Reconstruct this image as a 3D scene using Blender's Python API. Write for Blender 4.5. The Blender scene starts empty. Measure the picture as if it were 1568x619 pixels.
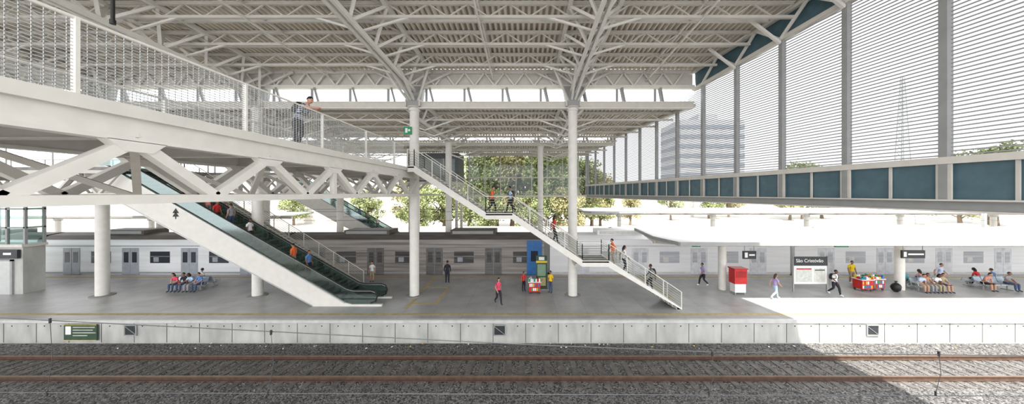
import bpy, math, random
from mathutils import Vector, Matrix
random.seed(7)
V=Vector
scene=bpy.context.scene
# ------------------------------------------------------------------ materials
MATS={}
def mat(name,col,rough=.6,metal=0.0,var=.12,scale=3.0,bump=0.0,bscale=40,stretch=(1,1,1),col2=None,spec=.3):
    if name in MATS: return MATS[name]
    m=bpy.data.materials.new(name); m.use_nodes=True; nt=m.node_tree; N=nt.nodes; L=nt.links
    b=N['Principled BSDF']; b.inputs['Roughness'].default_value=rough; b.inputs['Metallic'].default_value=metal
    b.inputs['Specular IOR Level'].default_value=spec
    tc=N.new('ShaderNodeTexCoord'); mp=N.new('ShaderNodeMapping'); mp.inputs['Scale'].default_value=stretch
    L.new(tc.outputs['Object'],mp.inputs['Vector'])
    n=N.new('ShaderNodeTexNoise'); n.inputs['Scale'].default_value=scale; n.inputs['Detail'].default_value=6
    L.new(mp.outputs[0],n.inputs['Vector'])
    r=N.new('ShaderNodeValToRGB'); r.color_ramp.elements[0].position=.3; r.color_ramp.elements[1].position=.7
    c2=col2 if col2 else tuple(c*(1-var*2) for c in col)
    r.color_ramp.elements[0].color=(*c2,1); r.color_ramp.elements[1].color=(*col,1)
    L.new(n.outputs['Fac'],r.inputs[0]); L.new(r.outputs[0],b.inputs['Base Color'])
    if bump:
        n2=N.new('ShaderNodeTexNoise'); n2.inputs['Scale'].default_value=bscale; n2.inputs['Detail'].default_value=4
        L.new(tc.outputs['Object'],n2.inputs['Vector'])
        bp=N.new('ShaderNodeBump'); bp.inputs['Strength'].default_value=bump; bp.inputs['Distance'].default_value=.03
        L.new(n2.outputs['Fac'],bp.inputs['Height']); L.new(bp.outputs[0],b.inputs['Normal'])
    MATS[name]=m; return m
def glass(name,tint,gloss=.15):
    if name in MATS: return MATS[name]
    m=bpy.data.materials.new(name); m.use_nodes=True; nt=m.node_tree; N=nt.nodes; L=nt.links
    for n in list(N): N.remove(n)
    o=N.new('ShaderNodeOutputMaterial'); mx=N.new('ShaderNodeMixShader'); t=N.new('ShaderNodeBsdfTransparent'); g=N.new('ShaderNodeBsdfGlossy')
    t.inputs[0].default_value=(*tint,1); g.inputs['Roughness'].default_value=.08; g.inputs[0].default_value=(.8,.9,.9,1)
    mx.inputs[0].default_value=gloss
    L.new(t.outputs[0],mx.inputs[1]); L.new(g.outputs[0],mx.inputs[2]); L.new(mx.outputs[0],o.inputs[0])
    MATS[name]=m; return m
def cloth(c): return mat('cloth_%02d_%02d_%02d'%tuple(int(x*99) for x in c),c,.85,var=.08,scale=9)

STEEL=mat('painted_steel',(.63,.60,.545),.5,var=.05)
STEELW=mat('painted_steel_light',(.75,.73,.68),.45,var=.05)
STEELD=mat('grey_steel',(.33,.335,.33),.5,var=.06)
DECK=mat('corrugated_roof_sheet',(.80,.74,.64),.5,var=.04,scale=.7)
DECK_SHADE=mat('corrugated_roof_recess_shade',(.44,.40,.35),.5,var=.04,scale=.7)  # darker copy of the sheet colour: groove shade painted onto the recessed flats
TEAL=mat('teal_panel',(.085,.15,.18),.35,var=.1)
LOUV=mat('louvre_slat_grey',(.34,.34,.34),.5,var=.05)
CONC=mat('concrete_wall',(.52,.52,.49),.85,var=.17,scale=1.6,bump=.2,stretch=(1,1,.35))
CONCD=mat('concrete_dark',(.30,.30,.285),.85,var=.15)
RUST=mat('rusty_rail',(.11,.065,.045),.7,.1,var=.2,scale=6)
RAILTOP=mat('rail_worn_top',(.20,.135,.10),.4,.3,var=.15)
SLEEP=mat('sleeper_concrete',(.15,.14,.13),.9,var=.25)
BLACK=mat('black_rubber',(.015,.015,.016),.45)
DARK=mat('dark_paint',(.04,.045,.05),.5)
ALU=mat('brushed_aluminium',(.55,.56,.55),.4,.5,var=.05)
WHITE=mat('white_paint',(.80,.80,.78),.5,var=.03)
CREAM=mat('cream_cladding',(.70,.68,.63),.4,var=.04)
YEL=mat('yellow_tactile',(.46,.37,.19),.8,var=.15)
YELB=mat('yellow_paint',(.75,.55,.05),.6)
RED=mat('red_paint',(.55,.03,.03),.4)
GREEN=mat('exit_green',(.01,.30,.12),.4)
DGREEN=mat('dark_green_sign',(.05,.09,.06),.5)
BLUEM=mat('blue_paint',(.05,.18,.45),.4)
GL=glass('clear_glass',(.96,.98,.98),.05)
GDIM=glass('sky_dimming_glass',(.40,.405,.41),.02)  # tint added to dim the sky behind the louvre slats
GFW=glass('far_wall_glass',(.55,.56,.55),.03)
GLD=glass('tinted_glass',(.45,.55,.53),.18)
GLE=glass('elevator_glass',(.72,.84,.82),.16)
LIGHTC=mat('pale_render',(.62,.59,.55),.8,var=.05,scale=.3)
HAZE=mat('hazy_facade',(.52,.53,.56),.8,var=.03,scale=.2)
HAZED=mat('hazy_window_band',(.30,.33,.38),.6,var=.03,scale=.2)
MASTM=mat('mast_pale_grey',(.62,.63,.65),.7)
SKINS=[mat('skin_a',(.48,.27,.18),.55,var=.05),mat('skin_b',(.30,.16,.10),.55,var=.05),mat('skin_c',(.14,.07,.045),.55,var=.05)]
HAIRS=[mat('hair_black',(.012,.010,.009),.6),mat('hair_brown',(.06,.03,.018),.6)]
EYEW=mat('eye_white',(.7,.7,.68),.3); LIP=mat('lips',(.30,.09,.08),.5)

def paving():
    m=mat('platform_paving',(.38,.38,.375),.38,var=.15,scale=.8,bump=.05,bscale=25,spec=.5)
    nt=m.node_tree; N=nt.nodes; L=nt.links
    tc=N.new('ShaderNodeTexCoord'); br=N.new('ShaderNodeTexBrick'); br.offset=0; br.inputs['Scale'].default_value=1
    br.inputs['Brick Width'].default_value=1.8; br.inputs['Row Height'].default_value=1.8; br.inputs['Mortar Size'].default_value=.012
    br.inputs['Color1'].default_value=(1,1,1,1); br.inputs['Color2'].default_value=(.92,.92,.92,1); br.inputs['Mortar'].default_value=(.6,.6,.6,1)
    L.new(tc.outputs['Object'],br.inputs['Vector'])
    mx=N.new('ShaderNodeMix'); mx.data_type='RGBA'; mx.blend_type='MULTIPLY'; mx.inputs[0].default_value=1
    b=N['Principled BSDF']; src=b.inputs['Base Color'].links[0].from_socket
    L.new(src,mx.inputs[6]); L.new(br.outputs[0],mx.inputs[7]); L.new(mx.outputs[2],b.inputs['Base Color'])
    return m
PAVE=paving()
def ballast_mat():
    m=bpy.data.materials.new('ballast_gravel'); m.use_nodes=True; nt=m.node_tree; N=nt.nodes; L=nt.links; b=N['Principled BSDF']
    b.inputs['Roughness'].default_value=.95
    tc=N.new('ShaderNodeTexCoord'); vo=N.new('ShaderNodeTexVoronoi'); vo.inputs['Scale'].default_value=16
    L.new(tc.outputs['Object'],vo.inputs['Vector'])
    r=N.new('ShaderNodeValToRGB'); e=r.color_ramp.elements
    e[0].color=(.032,.031,.031,1); e[1].color=(.25,.243,.235,1); e[0].position=.1; e[1].position=.95
    sep=N.new('ShaderNodeSeparateColor'); L.new(vo.outputs['Color'],sep.inputs[0]); L.new(sep.outputs[0],r.inputs[0])
    n=N.new('ShaderNodeTexNoise'); n.inputs['Scale'].default_value=.6; L.new(tc.outputs['Object'],n.inputs['Vector'])
    r2=N.new('ShaderNodeValToRGB'); r2.color_ramp.elements[0].color=(.55,.55,.56,1); r2.color_ramp.elements[1].color=(1,.98,.96,1)
    L.new(n.outputs['Fac'],r2.inputs[0])
    mx=N.new('ShaderNodeMix'); mx.data_type='RGBA'; mx.blend_type='MULTIPLY'; mx.inputs[0].default_value=1
    L.new(r.outputs[0],mx.inputs[6]); L.new(r2.outputs[0],mx.inputs[7]); L.new(mx.outputs[2],b.inputs['Base Color'])
    bp=N.new('ShaderNodeBump'); bp.inputs['Strength'].default_value=.9; bp.inputs['Distance'].default_value=.04; bp.invert=True
    L.new(vo.outputs['Distance'],bp.inputs['Height']); L.new(bp.outputs[0],b.inputs['Normal'])
    return m
BALL=ballast_mat()
STONE1=mat('ballast_stone',(.20,.195,.19),.9,var=.38,scale=3)
def stripes():
    m=mat('striped_polo',(.65,.67,.72),.85)
    nt=m.node_tree;N=nt.nodes;L=nt.links;b=N['Principled BSDF']
    tc=N.new('ShaderNodeTexCoord'); w=N.new('ShaderNodeTexWave'); w.bands_direction='Z'; w.inputs['Scale'].default_value=5.5
    L.new(tc.outputs['Object'],w.inputs['Vector'])
    r=N.new('ShaderNodeValToRGB'); r.color_ramp.interpolation='CONSTANT'; r.color_ramp.elements[0].color=(.02,.03,.10,1)
    r.color_ramp.elements[1].color=(.62,.66,.74,1); r.color_ramp.elements[1].position=.5
    L.new(w.outputs['Fac'],r.inputs[0]); L.new(r.outputs[0],b.inputs['Base Color']); return m
STRIPE=stripes()

# ------------------------------------------------------------------ mesh builder
class MB:
    def __init__(s): s.v=[];s.f=[];s.m=[];s.sm=[];s.mats=[]
    def mi(s,m):
        if m not in s.mats: s.mats.append(m)
        return s.mats.index(m)
    def add(s,vs,fs,m,smooth=False):
        o=len(s.v); s.v+= [tuple(p) for p in vs]; k=s.mi(m)
        for f in fs: s.f.append(tuple(i+o for i in f)); s.m.append(k); s.sm.append(smooth)
    def box(s,x0,x1,y0,y1,z0,z1,m):
        vs=[(x,y,z) for z in(z0,z1) for y in(y0,y1) for x in(x0,x1)]
        s.add(vs,[(0,2,3,1),(4,5,7,6),(0,1,5,4),(2,6,7,3),(0,4,6,2),(1,3,7,5)],m)
    def beam(s,a,b,w,h,m,up=V((0,0,1))):
        a=V(a);b=V(b);d=b-a
        if d.length<1e-6: return
        d.normalize()
        if abs(d.dot(up))>.98: up=V((0,1,0))
        r=d.cross(up).normalized(); u=r.cross(d).normalized()
        vs=[]
        for p in(a,b):
            for su,sr in((-1,-1),(-1,1),(1,1),(1,-1)): vs.append(p+u*su*h/2+r*sr*w/2)
        s.add(vs,[(0,1,2,3),(7,6,5,4),(0,4,5,1),(1,5,6,2),(2,6,7,3),(3,7,4,0)],m)
    def ibeam(s,a,b,w,h,m,t=.03):
        a=V(a);b=V(b);z=V((0,0,1)); d=(b-a).normalized()
        u=d.cross(z).normalized().cross(d) if abs(d.z)<.98 else V((0,1,0))
        s.beam(a+u*(h/2),b+u*(h/2),w,t,m); s.beam(a-u*(h/2),b-u*(h/2),w,t,m); s.beam(a,b,t,h,m)
    def loft(s,pts,rs,m,n=10,smooth=True,caps=True):
        pts=[V(p) for p in pts]; vs=[];k=len(pts)
        prev=None
        for i,p in enumerate(pts):
            d=(pts[min(i+1,k-1)]-pts[max(i-1,0)])
            if d.length<1e-7: d=V((0,0,1))
            d.normalize()
            ref=V((0,0,1)) if abs(d.z)<.9 else V((0,1,0))
            if prev is not None: ref=prev
            a=d.cross(ref)
            if a.length<1e-4: a=d.cross(V((1,0,0)))
            a.normalize(); c=a.cross(d).normalized(); prev=c
            for j in range(n):
                t=2*math.pi*j/n; vs.append(p+(a*math.cos(t)+c*math.sin(t))*rs[i])
        fs=[]
        for i in range(k-1):
            for j in range(n):
                fs.append((i*n+j,i*n+(j+1)%n,(i+1)*n+(j+1)%n,(i+1)*n+j))
        s.add(vs,fs,m,smooth)
        if caps: s.add(vs[:n],[tuple(range(n-1,-1,-1))],m); s.add(vs[-n:],[tuple(range(n))],m)
    def cyl(s,a,b,r,m,n=12,r2=None): s.loft([a,b],[r,r if r2 is None else r2],m,n)
    def tube(s,pts,r,m,n=6): s.loft(pts,[r]*len(pts),m,n)
    def prism(s,pts,ext,m):
        n=len(pts); e=V(ext); vs=[V(p) for p in pts]+[V(p)+e for p in pts]
        fs=[tuple(range(n-1,-1,-1)),tuple(range(n,2*n))]+[(i,(i+1)%n,n+(i+1)%n,n+i) for i in range(n)]
        s.add(vs,fs,m)
    def ell(s,c,r,m,R=None,n=12,k=8,keep=None,fn=None):
        c=V(c); vs=[];dirs=[]
        for i in range(k+1):
            ph=math.pi*i/k
            for j in range(n):
                t=2*math.pi*j/n; d=V((math.sin(ph)*math.cos(t),math.sin(ph)*math.sin(t),math.cos(ph)))
                dirs.append(d); p=V((d.x*r[0],d.y*r[1],d.z*r[2]))
                if fn: p=fn(d,p)
                if R is not None: p=R@p
                vs.append(c+p)
        fs=[]
        for i in range(k):
            for j in range(n):
                q=(i*n+j,i*n+(j+1)%n,(i+1)*n+(j+1)%n,(i+1)*n+j)
                if keep:
                    dm=(dirs[q[0]]+dirs[q[1]]+dirs[q[2]]+dirs[q[3]])/4
                    if not keep(dm): continue
                fs.append(q)
        s.add(vs,fs,m,True)
    def obj(s,name,parent=None,loc=None,yaw=0):
        me=bpy.data.meshes.new(name); me.from_pydata(s.v,[],s.f)
        for m in s.mats: me.materials.append(m)
        me.polygons.foreach_set('material_index',s.m); me.polygons.foreach_set('use_smooth',s.sm); me.update()
        o=bpy.data.objects.new(name,me); scene.collection.objects.link(o)
        if loc: o.location=loc
        o.rotation_euler=(0,0,yaw)
        if parent: o.parent=parent
        return o
def lattice(mb,a,b,depth,panel,m,cw=.09,dw=.055,ch=None):
    a=V(a);b=V(b);L=(b-a).length; d=(b-a)/L; n=max(1,round(L/panel)); ch=ch or cw; dn=V((0,0,-depth))
    mb.beam(a,b,cw,ch,m); mb.beam(a+dn,b+dn,cw,ch,m)
    for i in range(n):
        p=a+d*(L*i/n); q=a+d*(L*(i+1)/n); mid=(p+q)/2
        mb.beam(p,mid+dn,dw,dw,m); mb.beam(mid+dn,q,dw,dw,m)

# ------------------------------------------------------------------ camera
cam=bpy.data.cameras.new('camera'); co=bpy.data.objects.new('camera',cam); scene.collection.objects.link(co)
co.location=(0,0,7); co.rotation_euler=(math.radians(90),0,0)
cam.sensor_width=36; cam.lens=36*444/1568; cam.shift_x=-(805-784)/1568; cam.shift_y=-(309.5-296)/1568
cam.clip_end=1000; cam.clip_start=.05
scene.camera=co
# ------------------------------------------------------------------ light
w=bpy.data.worlds.new('world'); scene.world=w; w.use_nodes=True
bg=w.node_tree.nodes['Background']; bg.inputs[0].default_value=(.97,.98,1,1); bg.inputs[1].default_value=3.2
sun=bpy.data.lights.new('sun','SUN'); sun.energy=12; sun.angle=.012; sun.color=(1,.96,.89)
so=bpy.data.objects.new('sun',sun); scene.collection.objects.link(so)
so.rotation_euler=V((.075,.5,-1)).to_track_quat('-Z','Y').to_euler(); so.location=(0,-10,40)
scene.view_settings.view_transform='Standard'
scene.view_settings.exposure=0

# ------------------------------------------------------------------ ground
mb=MB(); mb.box(-200,200,-30,26,-1.6,-1.3,BALL); mb.obj('ground_ballast')
mb=MB(); mb.box(-300,300,26,420,-1.6,-1.31,mat('pale_ground',(.48,.46,.42),.9,scale=.2)); mb.obj('ground_far')
mb=MB()
for i in range(11000):
    x=random.uniform(-23,27); y=random.uniform(10.6,15.95); r=random.uniform(.022,.05)
    if abs(y-12.8)<.12 or abs(y-14.4)<.12: continue
    c=V((x,y,-1.3+r*.3)); a=random.random()*6.28
    vs=[]
    for j in range(4):
        t=a+j*1.5708; vs.append(c+V((math.cos(t)*r*random.uniform(.7,1.2),math.sin(t)*r*random.uniform(.7,1.2),random.uniform(-.3,.3)*r)))
    vs+= [c+V((0,0,r*.8)),c-V((0,0,r))]
    mb.add(vs,[(0,1,4),(1,2,4),(2,3,4),(3,0,4),(1,0,5),(2,1,5),(3,2,5),(0,3,5)],STONE1)
mb.obj('ballast_stones')
mb=MB()
for i in range(46):
    x=random.uniform(-22,26); y=random.uniform(15.3,15.9); a=random.random()*3; r=random.uniform(.04,.11)
    mb.beam((x,y,-1.24),(x+math.cos(a)*r,y+math.sin(a)*r*.5,-1.22),r*.7,.02,random.choice([WHITE,WHITE,CREAM,YELB,LIGHTC]))
mb.obj('track_litter')
def track(yc,x0,x1,name='railway_track'):
    mb=MB()
    x=x0
    while x<x1:
        mb.box(x,x+.26,yc-1.3,yc+1.3,-1.4,-1.275,SLEEP); x+=.62
    for y in(yc-.8,yc+.8):
        mb.box(x0,x1,y-.075,y+.075,-1.275,-1.24,RUST); mb.box(x0,x1,y-.012,y+.012,-1.24,-1.11,RUST)
        mb.box(x0,x1,y-.036,y+.036,-1.12,-1.08,RAILTOP)
    return mb.obj(name)
track(13.6,-40,40); track(3.9,-40,40); track(26.6,-70,90); track(30.6,-70,90)

# ------------------------------------------------------------------ platform
mb=MB(); mb.box(-70,90,16.15,24.75,-1.3,0,PAVE); mb.obj('floor_platform')
mb=MB()
mb.box(-70,90,16.0,16.15,-1.3,-.16,CONC); mb.box(-70,90,15.94,16.16,-.16,.004,mat('edge_coping',(.58,.58,.56),.7,var=.1))
x=-39.6
while x<60:
    mb.box(x-.012,x+.012,15.992,16.01,-1.25,-.16,DARK)
    for dx in(.45,1.35): mb.cyl((x+dx,15.99,-.34),(x+dx,16.02,-.34),.035,DARK,8)
    x+=1.8
for u in(-21.75,-1.44,19.1):
    mb.box(u-.3,u+.3,15.96,16.0,-.8,-.3,DARK)
    mb.box(u-.34,u+.34,15.93,15.99,-.3,-.25,STEELD);mb.box(u-.34,u+.34,15.93,15.99,-.85,-.8,STEELD)
    mb.box(u-.34,u-.29,15.93,15.99,-.8,-.3,STEELD);mb.box(u+.29,u+.34,15.93,15.99,-.8,-.3,STEELD)
    mb.beam((u-.28,15.95,-.35),(u+.28,15.95,-.78),.03,.02,STEELD)
mb.obj('wall_platform_edge')
mb=MB(); mb.box(-25.3,-23.5,15.88,15.93,-1.08,-.2,DGREEN)
mb.box(-25.3,-23.5,15.87,15.88,-1.08,-1.05,YELB);mb.box(-25.3,-23.5,15.87,15.88,-.23,-.2,YELB)
mb.box(-25.2,-24.9,15.87,15.88,-.75,-.3,WHITE)
for i,wd in enumerate((1.2,1.1,1.25,.8)): mb.box(-24.8,-24.8+wd,15.87,15.88,-.38-i*.15,-.33-i*.15,mat('sign_grey_text',(.5,.52,.45),.6))
mb.obj('platform_notice_sign')
mb=MB(); mb.box(-70,90,16.62,16.86,.001,.008,YEL); mb.box(-70,90,24.0,24.25,.001,.008,YEL)
for (x0,x1,y0,y1) in((-7.4,-7.15,17.6,19.2),(-7.15,-5.6,18.3,18.5),(-5.8,-5.6,18.5,21.6),(-7.6,-7.4,20.6,24),(-7.4,-5.6,21.5,21.7),(9.6,9.85,19.3,24)):
    mb.box(x0,x1,y0,y1,.001,.007,YEL)
mb.obj('tactile_strip')
mb=MB(); mb.box(-70,90,32.6,42,-1.3,0,PAVE); mb.obj('floor_far_platform')

# ------------------------------------------------------------------ columns
def column(x,y,z1,r=.31,head=True):
    mb=MB(); mb.cyl((x,y,0),(x,y,z1),r,STEELW,28)
    mb.cyl((x,y,0),(x,y,.05),r+.25,CONCD,20)
    if head:
        mb.cyl((x,y,z1-.25),(x,y,z1-.15),r+.07,STEELW,28); mb.cyl((x,y,z1-.04),(x,y,z1+.02),r+.15,STEEL,28)
    return mb.obj('steel_column')
for x in(3.2,-7.6): column(x,19.8,12.84)
for x in(-18.3,-28.9,-39.6): column(x,19.8,12.84)
for x in(1.6,-7.6,-18.3,-25.6,-36): column(x,31.6 if x>0 else 28.6,12.3,.3)

# ------------------------------------------------------------------ roof
XL,XR=-46,14.6
def dz(y): return 15.4+.075*(19.8-y)
def corrugated(y0,z0,y1,z1,name):
    mb=MB(); row=[];x=XL
    prof=[(0,0),(.10,0),(.14,.13),(.25,.13)]
    while x<XR:
        for dx,h in prof:
            ye=min(y1,(15.1-(x+dx))/.17)
            if ye>y0+.2:
                t=(ye-y0)/(y1-y0); row.append(((x+dx,y0,z0+h),(x+dx,ye,z0+(z1-z0)*t+h)))
        x+=.29
    vs=[p for q in row for p in q]; n=len(row)
    mb.add(vs,[(2*i,2*i+1,2*i+3,2*i+2) for i in range(n-1) if i%4!=2],DECK)
    mb.add(vs,[(2*i,2*i+1,2*i+3,2*i+2) for i in range(n-1) if i%4==2],DECK_SHADE)
    return mb.obj(name)
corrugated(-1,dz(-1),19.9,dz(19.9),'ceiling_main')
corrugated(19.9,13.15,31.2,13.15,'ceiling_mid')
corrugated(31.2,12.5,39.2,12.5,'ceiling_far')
mainx=(3.2,-7.6,-18.3,-28.9,-39.6)
def joist(y,z,depth,name='roof_joist_truss',xr=None):
    mb=MB(); xr=xr or 14.7-.17*y
    lattice(mb,(XL,y,z-.08),(xr,y,z-.08),depth,1.9,STEEL,.14,.06,.13)
    mb.box(XL,xr,y-.13,y+.13,z-.06,z-.02,STEELW)
    for xm in mainx:
        for s in(-1,1):
            mb.beam((xm,y,z-1.35),(xm+s*2.3,y,z-depth-.06),.09,.09,STEELW)
            mb.beam((xm+s*2.0,y,z-depth-.06),(xm+s*2.7,y+1.1,z-.1),.06,.06,STEELW)
    return mb.obj(name)
y=17.75
while y>-1: joist(y,dz(y),.62); y-=2.15
mb=MB(); y=18.8
while y>-1:
    z=dz(y)-.09; mb.ibeam((XL,y,z-.05),(14.6-.17*y,y,z-.05),.12,.2,STEELW,.025); y-=2.15
for x in (-2.2,-13,-23.6,8.2):
    mb.beam((x,-1,dz(-1)-.12),(x,19.8,15.25),.10,.12,STEELW)
    mb.beam((x,-1,dz(-1)-.75),(x,19.8,14.65),.08,.08,STEELW)
mb.obj('roof_purlins')
def maintruss(x,y0,zt0,y1,zt1,depth=1.55,hw=1.15):
    mb=MB(); n=max(1,round((y1-y0)/2.15))
    P=lambda t,dx,d:V((x+dx,y0+(y1-y0)*t,zt0+(zt1-zt0)*t-d))
    for dx in(-hw,hw): mb.beam(P(0,dx,.15),P(1,dx,.15),.20,.20,STEELW)
    mb.beam(P(0,-.15,depth),P(1,-.15,depth),.14,.22,STEELW); mb.beam(P(0,.15,depth),P(1,.15,depth),.14,.22,STEELW)
    for i in range(n):
        a=i/n;c=(i+1)/n;m=(a+c)/2
        for dx in(-hw,hw):
            mb.beam(P(a,dx,.15),P(m,0,depth),.12,.12,STEELW); mb.beam(P(m,0,depth),P(c,dx,.15),.12,.12,STEELW)
        mb.beam(P(a,-hw,.15),P(a,hw,.15),.09,.09,STEEL); mb.beam(P(a,-hw,.15),P(c,hw,.15),.06,.06,STEEL)
    return mb.obj('roof_main_truss')
for x in mainx:
    maintruss(x,-1,dz(-1),19.7,dz(19.7))
    maintruss(x,20.1,13.1,31,13.1,.95,.8)
    mb=MB()
    mb.prism([(x-.42,19.5,12.84),(x+.42,19.5,12.84),(x+.66,19.5,14.2),(x-.66,19.5,14.2)],(0,.6,0),STEELD)
    mb.box(x-.5,x-.42,19.42,20.18,12.86,13.3,STEEL); mb.box(x+.42,x+.5,19.42,20.18,12.86,13.3,STEEL)
    for s in(-1,1):
        mb.beam((x+s*.3,19.6,13.2),(x+s*1.6,18.2,15.3),.12,.12,STEELW)
        mb.beam((x+s*.1,19.4,13.3),(x+s*.3,16.6,14.3),.14,.14,STEELW)
        mb.beam((x+s*.5,19.6,14.2),(x+s*2.6,19.6,15.2),.12,.12,STEELW)
    mb.obj('column_capital')
mb=MB(); xr=11.45
mb.box(XL,xr,19.7,19.9,15.15,15.42,STEELW); mb.box(XL,xr,19.62,19.9,14.10,14.34,STEELW)
mb.box(XL,xr,19.88,19.93,14.2,15.45,STEEL)
x=XL
while x<xr-1.3:
    mb.beam((x,19.72,15.2),(x+.68,19.72,14.3),.09,.10,STEELW); mb.beam((x+.68,19.72,14.3),(x+1.35,19.72,15.2),.09,.10,STEELW); x+=1.35
mb.obj('roof_end_truss')
def clerestory(y,z0,z1,bh,xr,step=2.6):
    mb=MB(); mb.box(XL,xr,y-.1,y+.12,z0-bh,z0,STEEL); mb.box(XL,xr,y-.17,y+.17,z0-bh-.03,z0-bh+.03,STEELW);mb.box(XL,xr,y-.17,y+.17,z0-.03,z0+.03,STEELW)
    mb.box(XL,xr,y+.03,y+.045,z0,z1,GL)
    x=-7.6-step*14+step/2
    while x<xr:
        if x>XL:
            mb.beam((x,y-.05,z0),(x-.22,y-.14,z1),.24,.12,STEELD)
            mb.box(x-.55,x-.40,y-.04,y+.03,z0,z1,STEELD)
        x+=step
    return mb.obj('window_clerestory')
clerestory(19.8,13.2,14.15,.42,11.4)
clerestory(31.2,12.45,13.05,.3,9.5)
y=21.9
while y<31: joist(y,13.12,.5,xr=14.84-.17*y); y+=2.2
y=33
while y<39.3: joist(y,12.48,.5,xr=14.84-.17*y); y+=2.2

# ------------------------------------------------------------------ right screen wall
def wx(y): return 14.84-.17*y
def ztop(y): return 15.5-.0722*y if y<19.85 else 13.05
ys=[9.17+2.45*k for k in range(-3,13)]+[39.2]
mb=MB()
Y0,Y1=ys[0],39.2
W=lambda y,dx,z:V((wx(y)+dx,y,z))
mb.beam(W(Y0,0,8.03),W(Y1,0,8.03),.26,.22,STEEL)
mb.beam(W(Y0,.02,6.78),W(Y1,.02,6.78),.5,.05,STEEL); mb.beam(W(Y0,.1,6.6),W(Y1,.1,6.6),.12,.34,STEELD)
mb.beam(W(Y0,.1,6.44),W(Y1,.1,6.44),.42,.05,STEEL)
mb.beam(W(Y0,.09,7.4),W(Y1,.09,7.4),.06,1.2,TEAL)
for k,y in enumerate(ys):
    t=ztop(y); wd=.20
    mb.beam(W(y,0,6.8),W(y,0,t+.1),.20,wd,STEELD,up=V((0,1,0)))
    mb.beam(W(y,-.05,6.8),W(y,-.05,7.95),.06,.34,STEEL,up=V((0,1,0)))
    if y+1.2<Y1: mb.beam(W(y+1.22,-.0,6.8),W(y+1.22,-.0,7.95),.05,.07,STEEL,up=V((0,1,0)))
mb.obj('wall_right_frame')
mb=MB()
for a,b in zip(ys[:-1],ys[1:]):
    t=min(ztop(a),ztop(b)) if not(a<19.85<b) else 14.0
    z=8.2
    while z<t:
        mb.beam(W(a,.03,z),W(b,.03,z),.03,.036,LOUV); z+=.125
    mb.add([W(a,.10,8.1),W(b,.10,8.1),W(b,.10,ztop(b)+.1),W(a,.10,ztop(a)+.1)],[(0,1,2,3)],GDIM)
mb.obj('window_louvre_screen')
mb=MB()
mb.beam(W(Y0,0,ztop(Y0)),W(19.8,0,ztop(19.8)),.3,.18,STEEL)
mb.beam(W(Y0,.12,ztop(Y0)+.62),W(19.8,.12,ztop(19.8)+.62),.05,1.35,TEAL)
mb.beam(W(Y0,-.1,ztop(Y0)+1.0),W(19.8,-.1,ztop(19.8)+1.15),.24,.14,STEEL)
for i in range(7):
    y=ys[0]+i*2.45
    if y+2.4<20.5:
        mb.beam(W(y,-.12,ztop(y)),W(y+1.2,-.12,ztop(y)+1.05),.10,.12,STEELW); mb.beam(W(y+1.2,-.12,ztop(y)+1.05),W(min(y+2.4,19.8),-.12,ztop(min(y+2.4,19.8))),.10,.12,STEELW)
        mb.beam(W(y,-.1,ztop(y)-.2),W(y,-1.6,ztop(y)+.95),.12,.12,STEELW)
mb.beam(W(19.8,0,13.02),W(39.2,0,13.0),.3,.2,STEEL)
mb.obj('trim_eave_beam')
mb=MB(); x=-7.6
while x<8.3: mb.box(x-.05,x+.05,39.1,39.3,6.6,12.5,STEEL); x+=1.05 if x>3 else 2.1
for z,h in((6.6,.25),(9.1,.14),(12.3,.25)): mb.box(-8,8.3,39.05,39.3,z-h/2,z+h/2,STEEL)
mb.box(-8,8.3,39.19,39.2,6.6,12.5,GFW)
mb.obj('window_far_wall')
mb=MB(); mb.box(-14.5,-8.2,35.3,38.6,8.4,11.9,mat('dark_clad',(.10,.11,.115),.4)); mb.box(-12.9,-8.6,35.25,35.3,9.2,11.2,mat('dark_glazing',(.20,.24,.25),.2)); mb.box(-14.5,-8.2,35.2,38.7,8.1,8.4,STEEL)
for x in(-11.4,-10,): mb.box(x-.04,x+.04,35.22,35.28,9.2,11.2,STEEL)
for x in(-14.2,-8.5): mb.box(x-.15,x+.15,35.5,35.8,0,8.1,STEEL); mb.box(x-.15,x+.15,38.2,38.5,0,8.1,STEEL)
mb.obj('concourse_office')

# ------------------------------------------------------------------ bridge
BX,BW=-7.3,3.6
DKZ=8.6
def mesh_rail(mb,p,q,z0,z1,post=2.85,start=0,pitch=.055,vp=.11,m=ALU,mp=STEELW,t=.008):
    p=V(p);q=V(q);L=(q-p).length;d=(q-p)/L
    mb.cyl(p+V((0,0,z1)),q+V((0,0,z1)),.032,mp,8)
    z=z0+.05
    while z<z1-.05: mb.beam(p+V((0,0,z)),q+V((0,0,z)),.008,t*1.7,m); z+=pitch
    s=0
    while s<L: a=p+d*s; mb.beam(a+V((0,0,z0)),a+V((0,0,z1)),t,t,m); s+=vp
    s=start
    while s<L:
        a=p+d*s; mb.beam(a+V((0,0,z0-.1)),a+V((0,0,z1)),.09,.05,mp); s+=post
def trussface(mb,x,y0,y1):
    mb.box(x-.12,x+.15,y0,y1,8.38,8.60,CREAM)
    mb.box(x-.06,x+.02,y0,y1,8.02,8.38,STEELW); mb.box(x-.16,x+.11,y0,y1,7.95,8.02,STEELW)
    mb.box(x-.13,x+.13,y0,y1,6.80,6.97,STEELW)
    y=-3.0
    while y<y1:
        for a,za,b,zb in((y,7.97,y+1.4,6.93),(y+1.4,6.93,y+2.8,7.97)):
            if b<=y1+.1: mb.beam((x,a,za),(x,b,zb),.19,.18,STEELW,up=V((1,0,0)))
        if y+.3<y1: mb.prism([(x-.09,y-.42,7.96),(x-.09,y+.42,7.96),(x-.09,y+.2,7.76),(x-.09,y-.2,7.76)],(.2,0,0),STEELW)
        y+=2.8
    mb.beam((x,11.0,6.9),(x,11.0,8),.17,.17,STEELW)
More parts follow.
